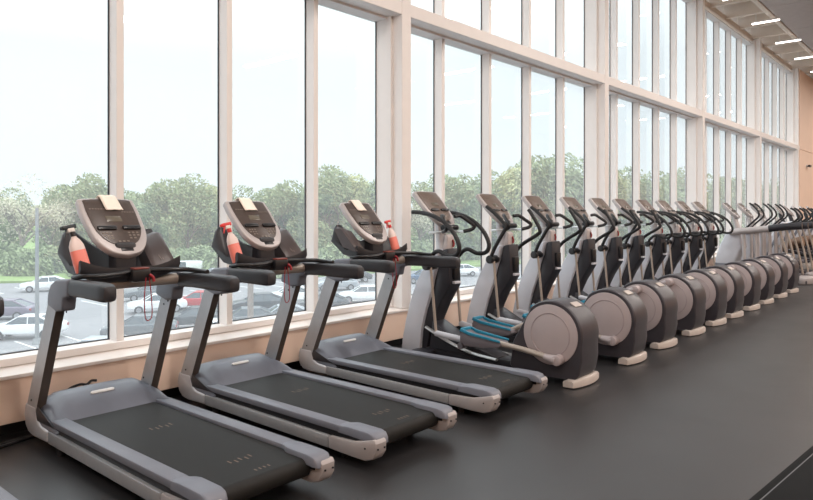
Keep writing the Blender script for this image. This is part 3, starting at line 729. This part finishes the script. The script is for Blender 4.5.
for i in range(7):
    o = q0 if i == 0 else copy_tree(q0); o.location = (21.6+1.2*i, 4, 0)
    tag(o, ['slanted frame stepper directly after the pale shrouded trainers', 'second slanted frame stepper along the row, tan casing', 'third slanted frame stepper along the row, tan casing', 'fourth slanted frame stepper along the row, before the peach wall', 'fifth slanted frame stepper, where the windows end', 'sixth slanted frame stepper, small at the far right', 'seventh slanted frame stepper, at the right edge', 'eighth slanted frame stepper, farthest along the row'][i], 'stepper', 'slanted frame steppers')

# black platform whose edge shows at the lower right
t = empty('equipment_platform', (4.172, 1.001, 0), -.085); tag(t, 'black low platform edge with thin grey line, lower right corner', 'platform')
MB().box((-2.0, -2.2, .0), (3.6, -.075, .05), .012).build('platform_slab', M['matblack'], t)
MB().box((-2.0, -.075, .0), (3.6, -.050, .022), .003).build('edge_strip', M['trimline'], t)
MB().box((-2.0, -.050, .0), (3.6, .0, .016), .006).build('edge_lip', M['matblack'], t)

# ------------------------------------------------------------------ outside
F_, CX = 665.0, 406.5
TH = math.atan(575.5/665); CT, ST = math.cos(TH), math.sin(TH)
def out(X, dep):            # point at picture column X and distance dep, seen from the camera spot (used only to choose positions)
    a = (X-CX)/F_
    return Vector(((CT+a*ST)*dep, (ST-a*CT)*dep, 0))
GZ = -6.3
g = MB().box((-120, 6.0, GZ-.3), (330, 300, GZ)).build('parking_ground', M['asphalt'], smooth=0); struct(g)
ls = MB()
for r in range(4):
    for q in range(30):
        ls.box((-20+q*2.7, 24+r*16, GZ), (-19.88+q*2.7, 29+r*16, GZ+.01))
ls.build('parking_line', M['line'], g, smooth=0)
gp = [out(-200, 74), out(0, 74), out(300, 80), out(700, 130), out(900, 240), out(900, 420), out(-200, 420)]
struct(MB().prism([(p.x, p.y) for p in gp], GZ-.02, GZ+.25, axis='z').build('grass_verge', M['grass'], smooth=0))
struct(MB().box((-6.3, 5.95, GZ), (46.3, 6.0, 0.1)).build('wall_outer', M['frame'], smooth=0))

def tree_mesh(seed, h, nl, spread, lm, bare=False):
    random.seed(seed)
    m = MB()
    tips = []
    def branch(p, d, l, r, dep):
        q = p + d*l
        mid = p + d*l*.5 + Vector([random.uniform(-.06, .06)*l for _ in range(3)])
        m.tube([p, mid, q], [r, r*.6], n=5, sm=1)
        if dep == 0: tips.append(q); return
        for _ in range(3 if not bare else 4):
            a = random.uniform(0, 2*PI); el = random.uniform(.25, .9)
            nd = (d*.8 + Vector((math.cos(a)*el, math.sin(a)*el, random.uniform(-.1, .35)))).normalized()
            branch(p+d*l*random.uniform(.6, 1), nd, l*random.uniform(.6, .8), r*.55, dep-1)
    branch(Vector((0, 0, 0)), Vector((0, 0, 1)), h*.28, .30, 4 if bare else 3)
    wood = m
    lf = MB(); t = lf.bm
    blobs = []
    for i in range(13):
        a = random.uniform(0, 2*PI); rr = spread*random.uniform(.1, .62)
        z = h*random.uniform(.20, .84)
        lim = 1-abs((z/h-.5))*.9
        blobs.append((Vector((math.cos(a)*rr*lim, math.sin(a)*rr*lim, z)), random.uniform(.28, .46)*spread))
    for i in range(nl):
        if bare and random.random() < .75 and tips:
            c = random.choice(tips); p = c + Vector([random.gauss(0, .5) for _ in range(3)])
        else:
            c, r = random.choice(blobs)
            v = Vector([random.gauss(0, 1) for _ in range(3)]).normalized()
            p = c + v*r*random.uniform(.72, 1.05)
        s = random.uniform(.12, .24) if not bare else random.uniform(.08, .16)
        u = Vector([random.gauss(0, 1) for _ in range(3)]).normalized(); w = u.orthogonal().normalized()*s; u = u.cross(w).normalized()*s*1.3
        vs = [t.verts.new(p+w*a+u*b) for a, b in ((-.5, -.2), (0, -.9), (.5, -.2), (.35, .6), (0, 1), (-.35, .6))]
        t.faces.new(vs)
    return wood, lf
trees = []
for i, (h, nl, sp, lm) in enumerate(((12.5, 7600, 5.2, LEAF[0]), (11.5, 7600, 5.6, LEAF[1]), (13, 7600, 4.6, LEAF[2]), (10, 6600, 5.0, LEAF[1]))):
    w, l = tree_mesh(20+i, h, nl, sp, lm)
    r = empty('tree', (0, 0, 0)); w.build('trunk', M['bark'], r, smooth=0); l.build('foliage', lm, r, smooth=0); trees.append((r, h))
w, l = tree_mesh(77, 14, 2600, 5.0, LEAFB, bare=True)
r = empty('tree', (0, 0, 0)); w.build('trunk', M['twig'], r, smooth=0); l.build('foliage', LEAFB, r, smooth=0); trees.append((r, 14))
r = empty('shrub', (0, 0, 0))
random.seed(5); lf = MB(); t = lf.bm
for i in range(2600):
    v = Vector([random.gauss(0, 1) for _ in range(3)]).normalized(); v.z = abs(v.z)
    p = Vector((v.x*3.4, v.y*2.2, v.z*3.0))*random.uniform(.8, 1.05)
    s = random.uniform(.14, .28); u = Vector([random.gauss(0, 1) for _ in range(3)]).normalized(); w_ = u.orthogonal().normalized()*s; u = u.cross(w_).normalized()*s*1.3
    t.faces.new([t.verts.new(p+w_*a+u*b) for a, b in ((-.5, -.2), (0, -.9), (.5, -.2), (.35, .6), (0, 1), (-.35, .6))])
sb = MB().tube([(0, 0, 0), (.1, 0, 1.6), (.0, .1, 2.6)], [.12, .05], n=6, sm=2)
sb.build('stem', M['bark'], r, smooth=0); lf.build('foliage', LEAF[1], r, smooth=0); shrub = r
# (column, distance, top row in the photo, kind)
TL = [(-60, 96, 176, 0), (-20, 100, 175, 4), (22, 92, 166, 4), (50, 97, 172, 4), (72, 104, 182, 3), (92, 100, 176, 0), (118, 104, 186, 1), (140, 96, 192, 1),
      (165, 98, 182, 0), (188, 94, 177, 0), (212, 98, 180, 2), (236, 104, 184, 1), (262, 100, 188, 1), (288, 98, 183, 0), (312, 104, 180, 1), (332, 96, 168, 0), (352, 100, 170, 2), (372, 104, 176, 3),
      (398, 108, 180, 4), (420, 106, 176, 4), (444, 108, 176, 0), (466, 110, 172, 1), (490, 112, 168, 1), (512, 108, 162, 2), (534, 112, 158, 0), (558, 112, 156, 0), (582, 116, 154, 1), (606, 120, 156, 2),
      (632, 126, 164, 1), (656, 132, 168, 1), (680, 140, 170, 0), (704, 150, 172, 1), (730, 160, 174, 3), (756, 170, 176, 1), (782, 182, 180, 0),
      (10, 118, 186, 1), (60, 120, 184, 1), (130, 122, 190, 3), (200, 122, 186, 3), (275, 122, 186, 3), (345, 124, 178, 3), (430, 128, 180, 3), (500, 132, 176, 3), (570, 134, 168, 3)]
KN = ['fresh green', 'mid green', 'yellowish green', 'low green', 'nearly bare grey']
ut = set(); cnt = {}
for (X, D, top, kd) in TL:
    r, h = trees[kd]
    o = r if kd not in ut else copy_tree(r); ut.add(kd)
    p = out(X, D); hh = (212-top)*D/F_ + 1.65 - GZ
    sc = hh/(h*.99); o.location = (p.x, p.y, GZ+.2); o.scale = (sc*1.05, sc*1.05, sc); o.rotation_euler = (0, 0, (X*7.3) % 6.28)
    front = D < 118 or X > 590
    place = 'left of the first window post' if X < 109 else 'seen through the second pane from the left' if X < 218 else 'seen through the third pane from the left' if X < 305 else 'seen through the fourth pane from left' if X < 411 else 'seen beyond the first column' if X < 606 else 'seen beyond the second column'
    tag(o, '%s tree %s the car park, %s' % (KN[kd], 'behind' if front else 'farther behind', place), 'tree', 'trees behind the car park: %s, %s' % (KN[kd], place))
for i in range(34):
    X = -40+i*22; D = (82+(i % 3)*3) if X < 330 else 88 + (X-330)*.16
    o = shrub if i == 0 else copy_tree(shrub)
    p = out(X, D); o.location = (p.x, p.y, GZ+.2); k = 1.0+.25*((i*37) % 5)/5; o.scale = (k, k, k*.95); o.rotation_euler = (0, 0, i*1.7)
    tag(o, 'dense green shrub at the foot of the trees behind the car park', 'shrub', 'shrubs under the trees')

# cars
def car(paint, van=False):
    C = empty('parked_car', (0, 0, 0))
    if not van:
        low = [(-2.2, .38), (-2.22, .62), (-2.12, .82), (-1.5, .93), (-.95, .98), (1.3, 1.0), (2.0, .98), (2.2, .86), (2.24, .55), (2.15, .34)]
        top = [(-1.05, .95), (-.35, 1.38), (.1, 1.45), (.9, 1.43), (1.35, 1.25), (1.95, .97)]
    else:
        low = [(-2.4, .40), (-2.42, .75), (-2.25, .98), (-1.8, 1.08), (2.3, 1.15), (2.42, 1.0), (2.42, .40)]
        top = [(-1.85, 1.05), (-1.15, 1.85), (-.8, 1.95), (2.15, 1.95), (2.35, 1.1)]
    b = MB().prism(low, -.88, .88, .09, axis='y', seg=3, ang=20)
    z1 = max(p[1] for p in top)
    body = b.build('car_body', paint, C, smooth=60)
    # glasshouse tapered upward, painted roof
    rr = []
    for k in range(2):
        pass
    t = MB(); n = len(top); tb = t.bm
    A = []; B = []
    for (x, z) in top:
        y = .80-.22*(z-.95)/(z1-.95) if not van else .84-.08*(z-1.05)/(z1-1.05)
        A.append(tb.verts.new((x, -y, z))); B.append(tb.verts.new((x, y, z)))
    tb.faces.new(A); tb.faces.new(B[::-1])
    for i in range(n): tb.faces.new((A[i], B[i], B[(i+1) % n], A[(i+1) % n]))
    bmesh.ops.recalc_face_normals(tb, faces=tb.faces)
    t.build('window_glass', M['carglass'], C, smooth=0)
    rf = MB(); a, z = (top[1], top[-2]), z1
    if not van:
        rf.box((-.32, -.60, 1.36), (.98, .60, 1.475), .05, seg=3)
        for s in (-1, 1):
            rf.tube([(-1.08, s*.79, .96), (-.33, s*.60, 1.41)], .035, n=6, sm=1); rf.tube([(.32, s*.80, .97), (.28, s*.61, 1.43)], .035, n=6, sm=1); rf.tube([(.95, s*.60, 1.42), (1.9, s*.76, .99)], .06, n=6, sm=1)
    else:
        rf.box((-1.1, -.78, 1.85), (2.2, .78, 1.99), .06, seg=3); rf.box((.4, -.85, 1.1), (2.35, .85, 1.93), .05)
    rf.build('car_roof', paint, body)
    for x in (-1.38, 1.38):
        for s in (-1, 1):
            w = MB().cyl((x, s*.70, .33), (x, s*.90, .33), .33, n=22, bev=.03).build('wheel', M['tyre'], C)
            MB().cyl((x, s*.90, .33), (x, s*.912, .33), .20, n=16).build('hubcap', M['hub'], w)
    MB().box((-2.24, -.78, .60), (-2.05, -.45, .74), .03).box((-2.24, .45, .60), (-2.05, .78, .74), .03).build('headlight', M['chrome'], body)
    MB().box((2.12, -.80, .66), (2.25, -.52, .84), .03).box((2.12, .52, .66), (2.25, .80, .84), .03).build('tail_light', M['red'], body)
    return C
P = dict(white=mat('paint_white', S(232,234,236), .3, coat=.5), silver=mat('paint_silver', S(168,174,180), .35, .4), grey=mat('paint_grey', S(96,102,108), .35, .3), dark=mat('paint_dark', S(52,58,66), .3, .2),
         red=mat('paint_red', S(176,44,50), .3), plum=mat('paint_plum', S(120,112,128), .35, .3), blue=mat('paint_blue', S(70,92,120), .35, .2))
cp = {}
# (column, wheel row in photo, heading offset in degrees, colour, kind, label)
RI = math.atan2(-CT, ST)   # heading of the picture's rightward direction
CL = [(27, 338, 8, 'white', 0, 'white car near the left edge, nose pointing left, largest in the car park'),
      (3, 319, 6, 'plum', 0, 'plum grey car behind the white car at the left edge'),
      (92, 366, 4, 'silver', 0, 'silver car close below the sill, roof showing between the nearest treadmill posts'),
      (45, 291, 30, 'white', 0, 'white car at far side of the car park left of the first window post'),
      (86, 291, 30, 'silver', 0, 'pale silver car next to the far white one by the first window post'),
      (184, 277, 6, 'white', 1, 'white van parked right of the nearest treadmill console'),
      (214, 281, 20, 'silver', 0, 'pale silver car at right of the white van'),
      (199, 309, 4, 'red', 0, 'red car behind the nearest treadmill handrail'),
      (157, 312, 24, 'white', 0, 'white car left of the red one'),
      (150, 300, 24, 'grey', 0, 'grey car left of the red one, one row farther'),
      (196, 328, 14, 'dark', 0, 'dark car in front of the red car'),
      (210, 344, 10, 'white', 0, 'white car seen low between first and second treadmills'),
      (140, 338, 15, 'grey', 0, 'grey car low between the first treadmill posts'),
      (259, 312, 20, 'dark', 0, 'dark car left in the third pane behind the concrete post'),
      (291, 303, 12, 'white', 0, 'white car far back in the third pane'),
      (282, 326, 18, 'silver', 0, 'silver car in middle of the third pane'),
      (246, 329, 16, 'grey', 0, 'grey car at left side of the third pane'),
      (296, 344, 14, 'plum', 0, 'plum grey car low in the third pane'),
      (364, 302, 6, 'white', 0, 'white car in the fourth pane beside the first column'),
      (336, 290, 14, 'silver', 0, 'silver car in fourth pane, farther than the white one'),
      (352, 282, 14, 'dark', 0, 'dark car in fourth pane, far row'),
      (322, 312, 10, 'dark', 0, 'dark car at left of the fourth pane'),
      (240, 282, 14, 'white', 0, 'white car far row left of the middle treadmill console'),
      (460, 276, 10, 'white', 0, 'white car behind the second cross trainer'),
      (424, 283, 10, 'blue', 0, 'blue grey car behind the first cross trainer neck')]
for (X, row, ho, colr, kd, lb) in CL:
    key = (colr, kd)
    if key not in cp: cp[key] = car(P[colr], bool(kd)); o = cp[key]
    else: o = copy_tree(cp[key])
    D = (1.65-GZ)*F_/(row-212); p = out(X, D)
    o.location = (p.x, p.y, GZ); o.rotation_euler = (0, 0, RI+math.radians(ho))
    tag(o, lb, 'car', 'cars in the car park')
# poles
p = out(37, 40); t = empty('lamp_post', (p.x, p.y, GZ)); tag(t, 'thin grey pole standing in the car park behind the white car', 'pole')
MB().cyl((0, 0, 0), (0, 0, 8.2), .13, .09, n=12).build('pole', M['pole'], t); MB().cyl((0, 0, 0), (0, 0, .35), .28, .2, n=12).build('pole_base', M['pole'], t)
p = out(250.5, 40); t = empty('concrete_post', (p.x, p.y, GZ)); tag(t, 'thick tan post between cars in the third pane from the left', 'post')
MB().cyl((0, 0, 0), (0, 0, 5.2), .19, .17, n=14).build('post_shaft', M['twig'], t); MB().cyl((0, 0, 5.2), (0, 0, 5.3), .21, n=14).build('post_cap', M['bark'], t)

# ------------------------------------------------------------------ sky, camera, view
W = bpy.data.worlds.new('sky'); SC.world = W; W.use_nodes = True
nt = W.node_tree; bg = nt.nodes['Background']
tc = nt.nodes.new('ShaderNodeTexCoord'); sx = nt.nodes.new('ShaderNodeSeparateXYZ'); rp = nt.nodes.new('ShaderNodeValToRGB')
nt.links.new(tc.outputs['Generated'], sx.inputs['Vector']); nt.links.new(sx.outputs['Z'], rp.inputs['Fac'])
rp.color_ramp.elements[0].position = 0.0; rp.color_ramp.elements[0].color = (.74, .81, .865, 1)
rp.color_ramp.elements[1].position = .22; rp.color_ramp.elements[1].color = (.79, .84, .885, 1)
e3 = rp.color_ramp.elements.new(.70); e3.color = (2.3, 2.4, 2.5, 1)
ns = nt.nodes.new('ShaderNodeTexNoise'); ns.inputs['Scale'].default_value = 3; ns.inputs['Detail'].default_value = 5
nt.links.new(tc.outputs['Generated'], ns.inputs['Vector'])
mr = nt.nodes.new('ShaderNodeMapRange'); mr.inputs['To Min'].default_value = .97; mr.inputs['To Max'].default_value = 1.03
nt.links.new(ns.outputs['Fac'], mr.inputs['Value'])
vm = nt.nodes.new('ShaderNodeVectorMath'); vm.operation = 'SCALE'
nt.links.new(rp.outputs['Color'], vm.inputs[0]); nt.links.new(mr.outputs['Result'], vm.inputs['Scale']); nt.links.new(vm.outputs['Vector'], bg.inputs['Color'])
bg.inputs['Strength'].default_value = 1.5

cd = bpy.data.cameras.new('camera'); cam = bpy.data.objects.new('camera', cd); COL.objects.link(cam)
cd.sensor_width = 36; cd.lens = 665/813*36; cd.shift_y = -38/813; cd.clip_end = 1000
cam.location = (0, 0, 1.65); cam.rotation_euler = (PI/2, 0, TH-PI/2)
SC.camera = cam
SC.view_settings.view_transform = 'Standard'; SC.view_settings.look = 'None'; SC.view_settings.gamma = 1; SC.view_settings.exposure = 0.0
SC.view_settings.use_curve_mapping = False
